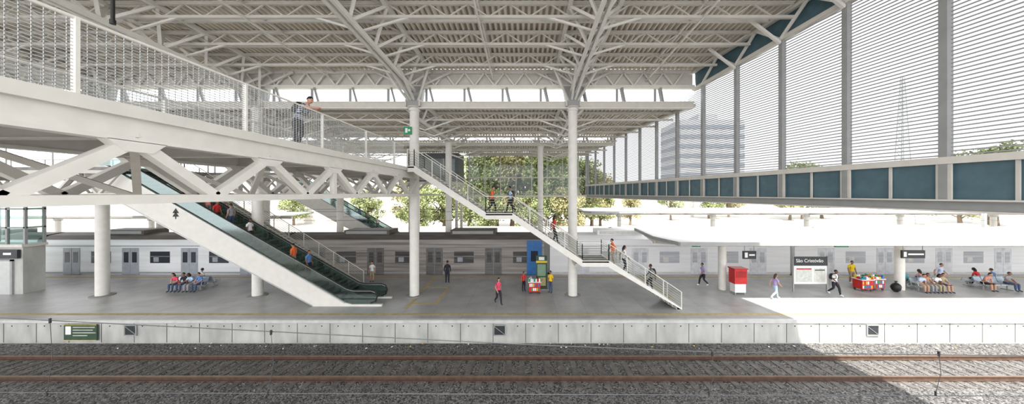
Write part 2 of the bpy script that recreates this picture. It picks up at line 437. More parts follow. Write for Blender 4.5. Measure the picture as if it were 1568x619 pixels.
bridge=bpy.data.objects.new('footbridge',None); scene.collection.objects.link(bridge)
mb=MB(); trussface(mb,BX,-3,19.6); trussface(mb,BX-BW,-3,24)
mb.box(BX-BW,BX,-3,24,8.42,DKZ-.01,CONCD)
y=-3.0
while y<24:
    mb.ibeam((BX-BW,y,8.2),(BX,y,8.2),.16,.36,STEEL)
    mb.beam((BX-BW,y+1.4,6.88),(BX,y+1.4,6.88),.15,.15,STEEL)
    mb.beam((BX-BW,y+1.4,6.88),(BX,y+4.2,6.88),.09,.09,STEEL); mb.beam((BX,y+1.4,6.88),(BX-BW,y+4.2,6.88),.09,.09,STEEL)
    mb.beam((BX-BW,y,8.1),(BX-BW/2,y+1.4,6.9),.12,.12,STEEL);mb.beam((BX,y,8.1),(BX-BW/2,y+1.4,6.9),.12,.12,STEEL)
    y+=2.8
mb.obj('bridge_trusses',bridge)
mb=MB(); mesh_rail(mb,(BX,-1.0,0),(BX,17.3,0),8.62,9.85,start=2.8+.05)
mesh_rail(mb,(BX-BW,-1,0),(BX-BW,20.5,0),8.62,9.85,start=1.2,pitch=.08,vp=.16)
mb.obj('bridge_railing',bridge)
mb=MB()
mb.box(-46,-24.6,17.6,24.4,8.42,8.59,CONCD); mb.box(-24.6,-10.95,22.4,24.4,8.42,8.59,CONCD)
for (xa,xb,yy) in((-46,-24.6,17.6),(-46,-11,24.4),(-24.6,-11,22.4)):
    lattice(mb,(xa,yy,8.3),(xb,yy,8.3),1.4,2.6,STEEL,.18,.13,.2)
x=-45
while x<-12.5:
    ya=17.6 if x<-24.6 else 22.4
    mb.ibeam((x,ya,8.2),(x,24.4,8.2),.16,.36,STEEL); mb.beam((x,ya,6.9),(x,24.4,6.9),.12,.12,STEEL)
    mb.beam((x,ya,6.9),(x+2.0,24.4,6.9),.08,.08,STEEL); mb.beam((x+2.0,ya,6.9),(x,24.4,6.9),.08,.08,STEEL); x+=2.6
mesh_rail(mb,(-24.6,22.45,0),(-11,22.45,0),8.6,9.8,pitch=.1,vp=.15)
mesh_rail(mb,(-46,17.7,0),(-27.6,17.7,0),8.6,9.8,pitch=.1,vp=.15)
mesh_rail(mb,(-46,24.3,0),(-11,24.3,0),8.6,9.8,pitch=.1,vp=.15)
mb.obj('mezzanine_walkway')
mb=MB(); mb.box(-8.15,-7.65,19.38,19.46,10.95,11.45,GREEN); mb.box(-8.05,-7.9,19.37,19.38,11.05,11.35,WHITE); mb.box(-7.86,-7.72,19.37,19.38,11.15,11.28,WHITE); mb.box(-7.95,-7.85,19.46,19.6,11.1,11.2,STEEL); mb.obj('exit_sign')
mb=MB(); mb.cyl((-9.4,6.6,10.95),(-9.4,6.6,16.35),.035,BLACK,10); mb.cyl((-9.4,6.6,10.85),(-9.4,6.6,10.95),.05,BLACK,10); mb.obj('hanging_rod')

# ------------------------------------------------------------------ fixed stair (right)
RAILM=mat('stair_rail_bars',(.42,.44,.38),.4,.3)
def rails(mb,pts,y,h=1.05,bars=6,m=None,mp=None):
    m=m or RAILM; mp=mp or STEELW
    for k in range(bars+1):
        z=.15+(h-.15)*k/bars
        mb.tube([(p[0],y,p[1]+z) for p in pts],.028 if k==bars else .016,m if k<bars else mp,6)
    for a,b in zip(pts[:-1],pts[1:]):
        n=max(1,round(abs(b[0]-a[0])/1.1))
        for i in range(n+1):
            t=i/n; x=a[0]+(b[0]-a[0])*t; z=a[1]+(b[1]-a[1])*t; mb.box(x-.022,x+.022,y-.022,y+.022,z-.1,z+h,mp)
def stairs(name,segs,y0,y1,m=STEELW,bars=6):
    mb=MB()
    for a,b in zip(segs[:-1],segs[1:]):
        (xa,za),(xb,zb)=a,b
        if abs(za-zb)<.01:
            mb.box(xa,xb,y0,y1,za-.08,za,CONCD); 
            for yy in(y0,y1-.05): mb.box(xa,xb,yy,yy+.05,za-.32,za+.05,m)
            mb.box(xa+.1,xb-.1,y0+.1,y1-.1,za-.3,za-.08,STEEL)
        else:
            n=round(abs(za-zb)/.17); 
            for i in range(n):
                x0_=xa+(xb-xa)*i/n; x1_=xa+(xb-xa)*(i+1)/n; z=za+(zb-za)*(i+1)/n
                mb.box(min(x0_,x1_)-.02,max(x0_,x1_)+.02,y0+.05,y1-.05,z-.04,z,CONCD)
                mb.box(x0_-.01,x0_+.01,y0+.05,y1-.05,z,z+abs(za-zb)/n-.0,STEEL)
            for yy in(y0,y1-.05):
                lo=max(zb-.32,0.0)
                mb.prism([(xa,yy,za-.36),(xb,yy,lo),(xb,yy,zb+.10),(xa,yy,za+.06)],(0,.05,0),m)
    rails(mb,segs,y0+.025,bars=bars); rails(mb,segs,y1-.025,bars=bars)
    return mb.obj(name)
seg=[(-7.1,8.6),(-6.7,8.6),(-2.4,5.75),(-.8,5.75),(3.4,2.9),(5.0,2.9),(9.36,0)]
stairs('staircase_with_landings',seg,17.4,19.2)
mb=MB(); mb.cyl((3.2,19.49,2.45),(3.2,18.2,2.45),.12,STEEL); mb.obj('stair_bracket')

# ------------------------------------------------------------------ escalators
SL=.577
def escalator(xb,y0,y1,name='escalator'):
    e=bpy.data.objects.new(name,None); scene.collection.objects.link(e)
    top=8.6; run=top/SL; xt=xb-run; mb=MB()
    prof=[(xb+2.1,0),(xb+2.1,.12),(xb+.25,.12),(xb-.15,.22),(xt,top+.12),(xt-.9,top+.12),(xt-.9,top-1.25),(xb-2.15,0)]
    for yy in(y0,y1-.16): mb.prism([(x,yy,z) for x,z in prof],(0,.16,0),CREAM)
    mb.prism([(xb-2.15,y0+.1,0.0),(xt-.9,y0+.1,top-1.25),(xt-.9,y0+.1,top-1.15),(xb-2.15,y0+.1,.12)],(0,y1-y0-.2,0),CREAM)
    mb.beam((xb-.15,y0-.01,.20),(xt,y0-.01,top+.10),.03,.06,ALU); mb.beam((xb-2.15,y0-.01,.04),(xt-.9,y0-.01,top-1.22),.03,.05,ALU)
    n=int(run/.4)
    for i in range(n):
        x=xb-.4*i; z=.02+.4*SL*i
        mb.box(x-.42,x,y0+.18,y1-.18,z-.05,z,STEELD); mb.box(x-.42,x-.40,y0+.18,y1-.18,z,z+.4*SL-.05,DARK)
        mb.box(x-.02,x,y0+.18,y1-.18,z,z+.003,YEL)
    mb.box(xb-.02,xb+2.1,y0+.16,y1-.16,.0,.03,STEELD); mb.box(xt-1.2,xt,y0+.16,y1-.16,top-.1,top,STEELD)
    if y0<20:
        for k in range(2): mb.prism([(-21.8,y0-.012,5.55+k*.22),(-21.4,y0-.012,5.55+k*.22),(-21.6,y0-.012,5.85+k*.22)],(0,.01,0),BLACK)
        mb.box(-21.63,-21.57,y0-.012,y0,5.4,5.56,BLACK)
    mb.obj('truss_and_steps',e)
    mb=MB()
    for yy in(y0+.08,y1-.08):
        gp=[(xb+1.55,.12),(xb+.25,.12),(xb-.15,.22),(xt,top+.12),(xt-.6,top+.12),(xt-.6,top+.95),(xt,top+.95),(xb-.1,1.05),(xb+.3,.95),(xb+1.4,.95),(xb+1.7,.75),(xb+1.75,.5)]
        mb.prism([(x,yy-.006,z) for x,z in gp],(0,.012,0),GLD)
        hp=[(xt-.9,top+.3),(xt-1.0,top+.6),(xt-.85,top+.9),(xt-.6,top+.98),(xt,top+.98),(xb-.1,1.08),(xb+.3,.98),(xb+1.4,.98),(xb+1.68,.88),(xb+1.8,.6),(xb+1.7,.3),(xb+1.4,.2)]
        mb.tube([(x,yy,z) for x,z in hp],.045,BLACK,8)
        mb.tube([(x,yy+.01,z-.06) for x,z in hp[3:9]],.02,ALU,6)
    mb.obj('balustrade',e); return e
escalator(-11.0,17.9,19.35)
escalator(-13.0,33.5,35.0)
stairs('staircase',[(-27.0,8.6),(-26.1,8.6),(-12.4,0)],20.3,22.2,STEEL)

# ------------------------------------------------------------------ elevator
e=MB(); ya,yb=20.1,21.05; xr=-34.85
e.box(-43,xr,ya,yb,0,3.25,CONC); e.box(-43,xr+.1,ya-.1,yb+.05,3.25,3.45,STEEL)
e.box(-37.6,-35.6,ya-.07,ya,0,2.3,ALU); e.box(-36.62,-36.58,ya-.10,ya-.06,0,2.3,DARK); e.box(-37.75,-37.6,ya-.1,ya,0,2.4,STEELD);e.box(-35.6,-35.45,ya-.1,ya,0,2.4,STEELD);e.box(-37.75,-35.45,ya-.1,ya,2.3,2.4,STEELD)
e.box(-38.2,-34.95,ya-.18,ya-.05,2.5,3.1,DARK)
for i in range(3): e.box(-37.6+i*.85,-37.05+i*.85,ya-.19,ya-.18,2.75,2.9,WHITE)
e.box(-43,xr,ya+.1,ya+.12,3.45,6.8,GLE); e.box(xr-.02,xr,ya+.1,yb,3.45,6.8,GLE)
for x in(-41,-39.2,-37.5,-36.1,xr): e.box(x-.06,x+.06,ya+.04,ya+.16,3.45,6.8,STEELD)
e.box(xr-.06,xr+.06,yb-.12,yb,3.45,6.8,STEELD)
for z in(4.6,5.9,6.75): e.box(-43,xr+.05,ya+.04,ya+.16,z-.05,z+.05,STEELD); e.box(xr-.06,xr+.06,ya+.1,yb,z-.05,z+.05,STEELD)
e.box(-40.5,-38,ya+.3,yb-.05,3.5,6.2,mat('teal_lift_car',(.14,.28,.28),.4))
e.box(-43,xr+.1,ya-.05,yb+.05,6.78,6.9,STEELD)
e.obj('elevator_tower')

# ------------------------------------------------------------------ trains
STRK=mat('train_white_paint',(.78,.79,.81),.4,var=.10,scale=1.2,stretch=(.15,1,2.5))
STRK2=mat('train_grey_paint',(.36,.325,.30),.45,var=.32,scale=1.5,stretch=(.10,1,3))
WIN=mat('train_window',(.035,.04,.05),.15,var=.1)
WIN2=mat('train_window_streaked',(.10,.095,.09),.3,var=.3,stretch=(.2,1,2))
ROOFM=mat('train_roof',(.13,.115,.105),.7,var=.2,stretch=(.2,1,1))
DOOR=mat('train_door',(.36,.38,.42),.4,var=.1); DOORD=mat('train_door_dark',(.17,.16,.155),.4,var=.2,stretch=(.3,1,2))
def car(mb,x0,x1,y0,body,door,win=WIN,roofm=ROOFM,trim=STEELD,refl=None):
    y1=y0+2.9; pr=[(y0+.05,-.15),(y0,.2),(y0,2.55),(y0+.1,2.95),(y0+.5,3.25),(y0+1.45,3.4),(y1-.5,3.25),(y1-.1,2.95),(y1,2.55),(y1,.2),(y1-.05,-.15)]
    mb.prism([(x0,y,z) for y,z in pr],(x1-x0,0,0),body)
    rf=[(y0+.07,2.97),(y0+.48,3.28),(y0+1.45,3.44),(y1-.48,3.28),(y1-.07,2.97)]
    mb.prism([(x0,y,z) for y,z in rf],(x1-x0,0,0),roofm)
    mb.box(x0+.3,x1-.3,y0+.25,y1-.25,-.75,-.15,DARK)
    for bx in(x0+3,x1-3):
        mb.box(bx-1.3,bx+1.3,y0+.3,y1-.3,-.95,-.45,STEELD)
        for wx_ in(bx-1,bx+1):
            for yy in(y0+.6,y1-.75): mb.cyl((wx_,yy,-.65),(wx_,yy+.14,-.65),.43,DARK,16)
    L=x1-x0; k=x0+2.7
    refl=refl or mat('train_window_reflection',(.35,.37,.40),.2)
    while k<x1-1.5:
        mb.box(k-.72,k+.72,y0-.02,y0+.02,-.05,2.25,door); mb.box(k-.01,k+.01,y0-.03,y0,-.05,2.25,trim)
        for s in(-1,1): mb.box(k+s*.36-.2,k+s*.36+.2,y0-.03,y0-.01,1.0,1.9,win)
        c=k+2.55
        if c<x1-1.5:
            mb.box(c-.85,c+.85,y0-.015,y0+.01,.95,1.95,win); mb.box(c-.9,c+.9,y0-.02,y0,1.50,1.54,trim)
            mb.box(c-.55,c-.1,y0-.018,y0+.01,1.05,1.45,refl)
        k+=5.1
    mb.box(x0,x1,y0-.012,y0+.02,2.38,2.46,trim); mb.box(x0,x1,y0-.012,y0+.05,.05,.18,trim)
    for c in(x0+L*.3,x0+L*.72):
        mb.box(c-2.0,c+2.0,y0+.55,y1-.55,3.3,3.72,roofm); mb.box(c-1.8,c+1.8,y0+.5,y0+.56,3.4,3.65,trim)
WTR=mat('train_bright_white',(.80,.80,.81),.5,var=.05,stretch=(.1,1,2))
PWIN=mat('train_pale_window',(.50,.52,.55),.4,var=.15,stretch=(.12,1,2)); PTR=mat('train_pale_trim',(.66,.64,.61),.5); PDO=mat('train_pale_door',(.70,.71,.74),.5)
mb=MB()
car(mb,-63.2,-42.4,25.1,STRK,DOOR); car(mb,-42.0,-21.2,25.1,STRK,DOOR); car(mb,-20.8,1.6,25.1,STRK2,DOORD,WIN2)
for a,b in((2.1,22.9),(23.3,44.1),(44.5,65.3)): car(mb,a,b,25.1,WTR,PDO,PWIN,WTR,PTR,PTR)
for x in(-42.2,-21.0,1.85,23.1,44.3): mb.box(x-.25,x+.25,25.5,27.6,0,2.9,STEELD)
mb.box(.1,1.4,25.06,25.1,-.1,2.9,BLUEM); mb.box(.45,1.05,25.04,25.07,1.1,2.0,WIN)
mb.obj('commuter_train')
mb=MB()
for a,b in((9,30),(30.4,51.4),(51.8,73)): car(mb,a,b,29.2,WTR,PDO,PWIN,WTR,PTR,PTR)
mb.obj('commuter_train')

# ------------------------------------------------------------------ platform canopies
def canopy(x0,x1,y0,y1,z,cols,yc,name='platform_canopy'):
    mb=MB(); ym=(y0+y1)/2
    mb.prism([(x0,y0,z+.12),(x0,ym,z-.1),(x0,y1,z+.12),(x0,y1,z+.2),(x0,ym,z+.02),(x0,y0,z+.2)],(x1-x0,0,0),WHITE)
    mb.box(x0,x1,y0-.06,y0,z-.02,z+.20,STEELD); mb.box(x0,x1,y1,y1+.06,z-.02,z+.20,STEELD)
    mb.beam((x0-.03,y0,z+.08),(x0-.03,ym,z-.1),.06,.22,STEELD); mb.beam((x0-.03,ym,z-.1),(x0-.03,y1,z+.08),.06,.22,STEELD)
    x=x0+.1
    while x<x1:
        mb.prism([(x,y0+.1,z+.05),(x,ym,z-.15),(x,y1-.1,z+.05),(x,y1-.1,z+.0),(x,ym+.4,z-.45),(x,ym-.4,z-.45),(x,y0+.1,z+0)],(.12,0,0),STEEL); x+=3.2
    for yy in(y0+1.5,y1-1.5): mb.beam((x0,yy,z-.02),(x1,yy,z-.02),.1,.14,STEEL)
    mb.beam((x0,ym,z-.35),(x1,ym,z-.35),.25,.3,STEEL)
    for c in cols: mb.cyl((c,yc,0),(c,yc,z-.3),.26,STEELW,20); mb.cyl((c,yc,z-.7),(c,yc,z-.45),.36,STEEL,16)
    return mb.obj(name)
canopy(9.3,80,17.5,24.7,3.85,(14.3,27.2,40,53),21.1)
canopy(7.5,90,33.5,41,4.7,(12,24,36,48,60),37.2)
canopy(-70,-30,33.5,41,4.2,(-60,-48,-36),37.2)
def hsign(x0,x1,y,z0,z1,m=DARK,ztop=3.75,txt=True):
    mb=MB(); mb.box(x0,x1,y-.05,y+.05,z0,z1,m)
    for x in(x0+.12,x1-.12): mb.box(x-.015,x+.015,y-.015,y+.015,z1,ztop,STEELD)
    if txt: mb.box(x0+.1,x0+.3,y-.06,y-.05,z0+.1,z1-.1,WHITE); mb.box(x0+.4,x1-.1,y-.06,y-.05,(z0+z1)/2-.05,(z0+z1)/2+.06,WHITE)
    mb.obj('hanging_sign')
hsign(15.2,16.1,20.3,2.4,2.95); hsign(26.3,27.9,20.3,2.45,3.0); hsign(22.9,23.9,21.5,3.0,3.35,GREEN); hsign(12.4,13,21.6,3.0,3.25,GREEN)
hsign(39,40.6,20.3,2.45,3.0)

# ------------------------------------------------------------------ platform furniture
def textobj(s,size,loc,m,parent,name='lettering'):
    c=bpy.data.curves.new(name,'FONT'); c.body=s; c.size=size; c.extrude=.002; c.materials.append(m)
    o=bpy.data.objects.new(name,c); scene.collection.objects.link(o); o.location=loc; o.rotation_euler=(math.pi/2,0,0); o.parent=parent
mb=MB()
for x in(19.0,21.4): mb.box(x-.04,x+.04,20.56,20.64,0,2.55,STEELD)
mb.box(19.0,21.4,20.57,20.63,.55,2.5,WHITE); mb.box(19.0,21.4,20.55,20.57,1.85,2.5,DARK)
mb.box(19.15,20.3,20.555,20.57,.7,1.7,mat('map_paper',(.6,.62,.58),.7,scale=8)); mb.box(20.45,21.25,20.555,20.57,.7,1.7,mat('map_paper2',(.70,.70,.66),.7,scale=8))
mb.box(20.5,21.2,20.55,20.56,1.5,1.58,DGREEN); mb.box(19.2,20.25,20.55,20.56,1.58,1.66,RED)
sg=mb.obj('station_sign_board'); textobj('São Cristóvão',.34,(19.15,20.545,2.1),WHITE,sg)
mb=MB()
mb.box(14.35,15.2,19.9,20.5,.75,1.75,RED); mb.box(14.3,15.25,19.85,20.55,1.75,1.82,mat('red_top',(.42,.03,.03),.4)); mb.box(14.45,15.1,19.88,19.9,1.2,1.6,mat('red_dark',(.35,.02,.02),.4))
mb.box(14.4,15.15,19.95,20.45,.15,.75,WHITE)
for x in(14.45,15.1):
    for y in(20.0,20.4): mb.box(x-.03,x+.03,y-.03,y+.03,0,.2,STEELD)
mb.obj('fire_hose_cabinet')
mb=MB()
mb.box(15.0,15.5,20.6,21.0,0,.75,mat('bin_grey',(.2,.2,.2),.5)); mb.box(14.97,15.53,20.57,21.03,.75,.85,DARK); mb.obj('trash_bin')
mb=MB(); mb.box(.75,1.55,21.0,21.15,0,2.45,DGREEN); mb.box(.75,1.55,20.98,21.0,1.95,2.1,YELB); mb.box(.95,1.35,20.98,21.0,2.15,2.38,WHITE); mb.box(.85,1.45,20.98,21.0,1.0,1.85,mat('totem_paper',(.20,.32,.22),.6,scale=12)); mb.box(.85,1.45,20.98,21.0,.3,.9,mat('totem_paper2',(.5,.46,.2),.6,scale=12)); mb.box(.65,1.65,20.9,21.25,0,.06,STEELD); mb.obj('information_totem')
def cart(x,y):
    mb=MB(); mb.box(x-.4,x+.4,y-.3,y+.3,.15,.8,RED); mb.box(x-.45,x+.45,y-.35,y+.35,.8,.84,WHITE)
    cols=[RED,YELB,BLUEM,WHITE,GREEN]
    for i in range(7):
        for j in range(3):
            h=random.uniform(.1,.25); mb.box(x-.4+i*.115,x-.31+i*.115,y-.28+j*.19,y-.15+j*.19,.84,.84+h,random.choice(cols))
    for i in range(6): mb.box(x-.36+i*.12,x-.27+i*.12,y-.31,y-.3,.5,.72,random.choice(cols)); mb.box(x-.36+i*.12,x-.27+i*.12,y-.31,y-.3,.22,.42,random.choice(cols))
    for s in(-.3,.3):
        for t in(-.25,.25): mb.cyl((x+s,y+t-.02,.08),(x+s,y+t+.02,.08),.08,DARK,12)
    mb.tube([(x+.4,y-.2,.7),(x+.62,y-.2,.9),(x+.62,y+.2,.9),(x+.4,y+.2,.7)],.015,ALU)
    return mb.obj('vendor_cart')
cart(.62,20.4); cart(24.3,20.9); cart(25.35,21.1)
mb=MB(); mb.ell((26.3,20.6,.3),(.28,.25,.32),BLACK,n=14,k=8,fn=lambda d,p:p*(1+.08*math.sin(9*d.x+5*d.z))); mb.loft([(26.3,20.6,.58),(26.3,20.6,.66),(26.3,20.6,.75)],[.1,.04,.09],BLACK,8); mb.obj('garbage_bag')
SEATM=mat('bench_blue_steel',(.42,.50,.57),.35,.5)
def bench(x,y,yaw,n=4):
    mb=MB(); w=.56
    mb.box(-n*w/2,n*w/2,-.03,.03,.30,.36,STEELD)
    for i in range(n):
        c=-n*w/2+w*(i+.5)
        mb.box(c-.25,c+.25,-.22,.24,.405,.43,SEATM); mb.box(c-.25,c+.25,.22,.26,.38,.44,ALU); mb.box(c-.05,c+.05,-.05,.05,.34,.41,STEELD)
        mb.beam((c-.0,-.24,.46),(c,-.36,.86),.5,.025,SEATM,up=V((0,1,0)))
        for k in range(3): mb.box(c-.2,c+.2,-.15+k*.12,-.13+k*.12,.43,.433,STEELD)
    for s in(-1,1):
        xx=s*(n*w/2-.25); mb.box(xx-.03,xx+.03,-.03,.03,.04,.32,STEELD); mb.box(xx-.03,xx+.03,-.28,.28,0,.04,STEELD)
        mb.tube([(s*n*w/2,-.2,.42),(s*n*w/2,-.2,.64),(s*n*w/2,.15,.64),(s*n*w/2,.2,.42)],.018,ALU)
    return mb.obj('waiting_bench',loc=(x,y,0),yaw=yaw)

# ------------------------------------------------------------------ people
def base_pose():
    P=dict(pelvis=(0,0,.95),waist=(0,0,1.09),chest=(.0,0,1.24),ct=(0,0,1.36),neck=(0,0,1.45),hb=(.015,0,1.52))
    for s,k in((1,'L'),(-1,'R')):
        P['sh'+k]=(0,.165*s,1.375);P['el'+k]=(-.02,.220*s,1.12);P['wr'+k]=(.06,.235*s,.88)
        P['hip'+k]=(0,.09*s,.90);P['kn'+k]=(.02,.10*s,.50);P['an'+k]=(-.02,.10*s,.085);P['toe'+k]=(.15,.12*s,.045)
    return P
def pose_walk(ph=1):
    P=base_pose(); a,b=('L','R') if ph>0 else('R','L'); sa=1 if a=='L' else -1
    P['kn'+a]=(.20,.09*sa,.51);P['an'+a]=(.26,.09*sa,.085);P['toe'+a]=(.43,.10*sa,.05)
    P['kn'+b]=(.0,-.09*sa,.49);P['an'+b]=(-.33,-.09*sa,.17);P['toe'+b]=(-.20,-.10*sa,.045)
    P['el'+a]=(-.14,.23*sa,1.14);P['wr'+a]=(-.14,.24*sa,.90)
    P['el'+b]=(.06,-.23*sa,1.13);P['wr'+b]=(.24,-.20*sa,.97)
    for k in('chest','ct','neck','hb','shL','shR'): P[k]=(P[k][0]+.04,P[k][1],P[k][2])
    return P
def pose_climb():
    P=pose_walk(1); P['knL']=(.30,.09,.66);P['anL']=(.30,.09,.26);P['toeL']=(.46,.1,.21);P['anR']=(-.10,-.09,.085);P['toeR']=(.05,-.1,.045);P['knR']=(0,-.09,.5); return P
def pose_descend():
    P=pose_walk(1); P['knL']=(.20,.09,.46);P['anL']=(.27,.09,.0);P['toeL']=(.42,.1,-.06);P['anR']=(-.06,-.09,.085);P['toeR']=(.1,-.1,.045);P['knR']=(.10,-.09,.5); return P
def pose_sit(lean=.1):
    P=base_pose(); d=.95-.55
    for k in list(P):
        x,y,z=P[k]
        if k[:2] in('pe','wa','ch','ct','ne','hb','sh','el','wr','hi'):
            t=max(0,(z-.95)/.55)*lean; P[k]=(x+t,y,z-d)
    P['hipL']=(.04,.10,.52);P['hipR']=(.04,-.10,.52)
    for s,k in((1,'L'),(-1,'R')):
        P['kn'+k]=(.46,.13*s,.52);P['an'+k]=(.48,.12*s,.085);P['toe'+k]=(.64,.14*s,.045)
        P['el'+k]=(.10+lean*.5,.22*s,.74);P['wr'+k]=(.34,.10*s,.64)
    return P
def pose_lean():
    P=base_pose()
    P['pelvis']=(-.10,0,.95);P['waist']=(-.03,0,1.09);P['chest']=(.09,0,1.22);P['ct']=(.19,0,1.33);P['neck']=(.27,0,1.41);P['hb']=(.32,0,1.47)
    for s,k in((1,'L'),(-1,'R')):
        P['sh'+k]=(.22,.17*s,1.345);P['wr'+k]=(.68,.06*s,1.27)
        P['hip'+k]=(-.10,.09*s,.90);P['kn'+k]=(-.04,.11*s,.50);P['an'+k]=(-.16-.08*s,.12*s,.085);P['toe'+k]=(.01-.08*s,.13*s,.045)
    P['elL']=(.44,.23,1.26);P['elR']=(.44,-.21,1.26)
    return P
RAD=dict(pelvis=.135,waist=.122,chest=.14,ct=.112,neck=.064,hb=.056,sh=.060,sl=.058,el=.042,wr=.029,pm=.036,hip=.098,th=.088,kn=.062,cf=.058,an=.042,toe=.038)
def person(x,y,z,yaw,pose,shirt,pants,skin=0,hair=0,H=1.7,fem=False,longs=False,shorts=False,bag=None,look=0.0,name='person',cap=None):
    s=H/1.72; P={k:V(v)*s for k,v in pose.items()}
    R={k:v*s for k,v in RAD.items()}
    sitting=pose['pelvis'][2]<.7
    if fem:
        R['waist']*=.85;R['chest']*=.92;R['sh']*=.88;R['ct']*=.9
        for k in('shL','shR'): P[k].y*=.9
    sk=SKINS[skin]; hr=HAIRS[hair]; shoe=DARK if random.random()<.6 else WHITE
    pts=[];rad=[];edges=[];tags=[]
    def node(p,r): pts.append(p);rad.append(r);return len(pts)-1
    def ed(a,b,t): edges.append((a,b));tags.append(t)
    ip=node(P['pelvis'],R['pelvis']);iw=node(P['waist'],R['waist']);ic=node(P['chest'],R['chest']);it=node(P['ct'],R['ct']);inn=node(P['neck'],R['neck']);ih=node(P['hb'],R['hb'])
    ed(ip,iw,shirt);ed(iw,ic,shirt);ed(ic,it,shirt);ed(it,inn,shirt);ed(inn,ih,sk)
    for k in('L','R'):
        sh,el,wr=P['sh'+k],P['el'+k],P['wr'+k]; sl=sh.lerp(el,.62); d=(wr-el).normalized(); pm=wr+d*.075*s
        a=node(sh,R['sh']);b=node(sl,R['sl']);c=node(el,R['el']);e=node(wr,R['wr']);f=node(pm,R['pm'])
        ed(it,a,shirt);ed(a,b,shirt);ed(b,c,shirt if longs else sk);ed(c,e,shirt if longs else sk);ed(e,f,sk)
        hp,kn,an,toe=P['hip'+k],P['kn'+k],P['an'+k],P['toe'+k]; th=hp.lerp(kn,.5); cf=kn.lerp(an,.35)
        a=node(hp,R['hip']);b=node(th,R['th']);c=node(kn,R['kn']);g=node(cf,R['cf']);e=node(an,R['an']);f=node(toe,R['toe'])
        ed(ip,a,pants);ed(a,b,pants);ed(b,c,pants);lg=sk if shorts else pants
        ed(c,g,lg);ed(g,e,lg);ed(e,f,shoe)
    me=bpy.data.meshes.new('tmp');me.from_pydata([tuple(p) for p in pts],edges,[]);ob=bpy.data.objects.new('tmp',me);scene.collection.objects.link(ob)
    md=ob.modifiers.new('s','SKIN'); md.branch_smoothing=.6
    for i,sv in enumerate(me.skin_vertices[0].data): sv.radius=(rad[i]*1.12,rad[i]*1.12); sv.use_root=(i==0)
    ob.modifiers.new('u','SUBSURF').levels=2
    dg=bpy.context.evaluated_depsgraph_get(); dg.update(); m2=bpy.data.meshes.new_from_object(ob.evaluated_get(dg))
    mb=MB(); mb.v+=[tuple(v.co) for v in m2.vertices]
    E=[(pts[a],pts[b],rad[a],rad[b],t) for (a,b),t in zip(edges,tags)]
    hem=P['pelvis'].z-(.02 if not sitting else -.03)*s
    for p in m2.polygons:
        c=V(p.center); best=None;bd=9
        for a,b,ra,rb,t in E:
            ab=b-a; u=max(0,min(1,(c-a).dot(ab)/max(ab.length_squared,1e-9))); dd=(c-(a+ab*u)).length-(ra+(rb-ra)*u)
            if dd<bd: bd=dd;best=t
        near=(c-P['pelvis']).length<.26*s
        if near and best in(shirt,pants): best=shirt if c.z>hem else pants
        mb.f.append(tuple(p.vertices)); mb.m.append(mb.mi(best)); mb.sm.append(True)
    bpy.data.objects.remove(ob); bpy.data.meshes.remove(me); bpy.data.meshes.remove(m2)
    if sitting: mb.ell(P['pelvis']+V((.03,0,-.025))*s,(.165*s,.185*s,.105*s),pants,None,16,10)
    for k,sg in(('L',1),('R',-1)):
        el,wr=P['el'+k],P['wr'+k]; d=(wr-el).normalized(); side=V((1,0,0)) if abs(d.x)<.7 else V((0,-sg,0)); side=(side-d*side.dot(d)).normalized(); nrm=d.cross(side).normalized()
        if nrm.dot(V((0,-sg,-.3)))<0: nrm=-nrm
        pb=wr+d*.085*s
        for i,(off,ln) in enumerate(((.028,.068),(.010,.078),(-.009,.072),(-.027,.056))):
            q=pb+side*off*s; mb.loft([q-d*.02*s,q+d*ln*.45*s+nrm*.006*s,q+d*ln*.8*s+nrm*.02*s,q+d*ln*s+nrm*.036*s],[.010*s,.0095*s,.0085*s,.006*s],sk,6)
        q=wr+d*.03*s+side*.026*s; mb.loft([q,q+d*.03*s+side*.022*s,q+d*.062*s+side*.026*s+nrm*.008*s],[.013*s,.011*s,.008*s],sk,6)
    up=(P['hb']-P['neck']).normalized(); 
    Rm=Matrix.Rotation(look,3,'Y'); c=P['hb']+Rm@V((.022,0,.093))*s
    def hf(d,p):
        q=p.copy()
        if d.z<0: q.y*=1-.28*d.z*d.z; q.x=q.x*(1-.12*d.z*d.z)+.012*s*(-d.z)
        return q
    mb.ell(c,(.094*s,.075*s,.118*s),sk,Rm,16,12,fn=hf)
    cc=lambda a,b,e:c+Rm@V((a,b,e))*s
    mb.loft([cc(.088,0,.022),cc(.103,0,-.012),cc(.108,0,-.024),cc(.09,0,-.034)],[.007*s,.010*s,.013*s,.008*s],sk,6)
    for sg in(-1,1):
        mb.ell(cc(.081,.030*sg,.006),(.008*s,.013*s,.006*s),EYEW,Rm,8,6); mb.ell(cc(.087,.030*sg,.006),(.004*s,.006*s,.006*s),BLACK,Rm,6,4)
        mb.beam(cc(.089,.015*sg,.026),cc(.080,.046*sg,.024),.008*s,.007*s,hr); mb.ell(cc(-.004,.077*sg,-.005),(.018*s,.009*s,.030*s),sk,Rm,8,6)
    mb.ell(cc(.086,0,-.060),(.009*s,.025*s,.008*s),LIP,Rm,8,4)
    lo=-.85 if fem else -.30
    hm=cap or hr
    mb.ell(cc(-.010,0,.012),(.100*s,.084*s,.120*s),hm,Rm,18,12,keep=lambda d:d.z>.50 or (d.x<.22 and d.z>lo and (d.x<-.1 or d.z>-.1)) or (d.z>.3 and d.x<.7))
    if fem: mb.loft([cc(-.07,0,.02),cc(-.095,0,-.08),cc(-.10,0,-.19),cc(-.09,0,-.27)],[.06*s,.068*s,.055*s,.02*s],hr,10)
    mb.loft([P['neck']-up*.02*s,P['neck']+up*.012*s],[.076*s,.066*s],shirt,14,caps=False)
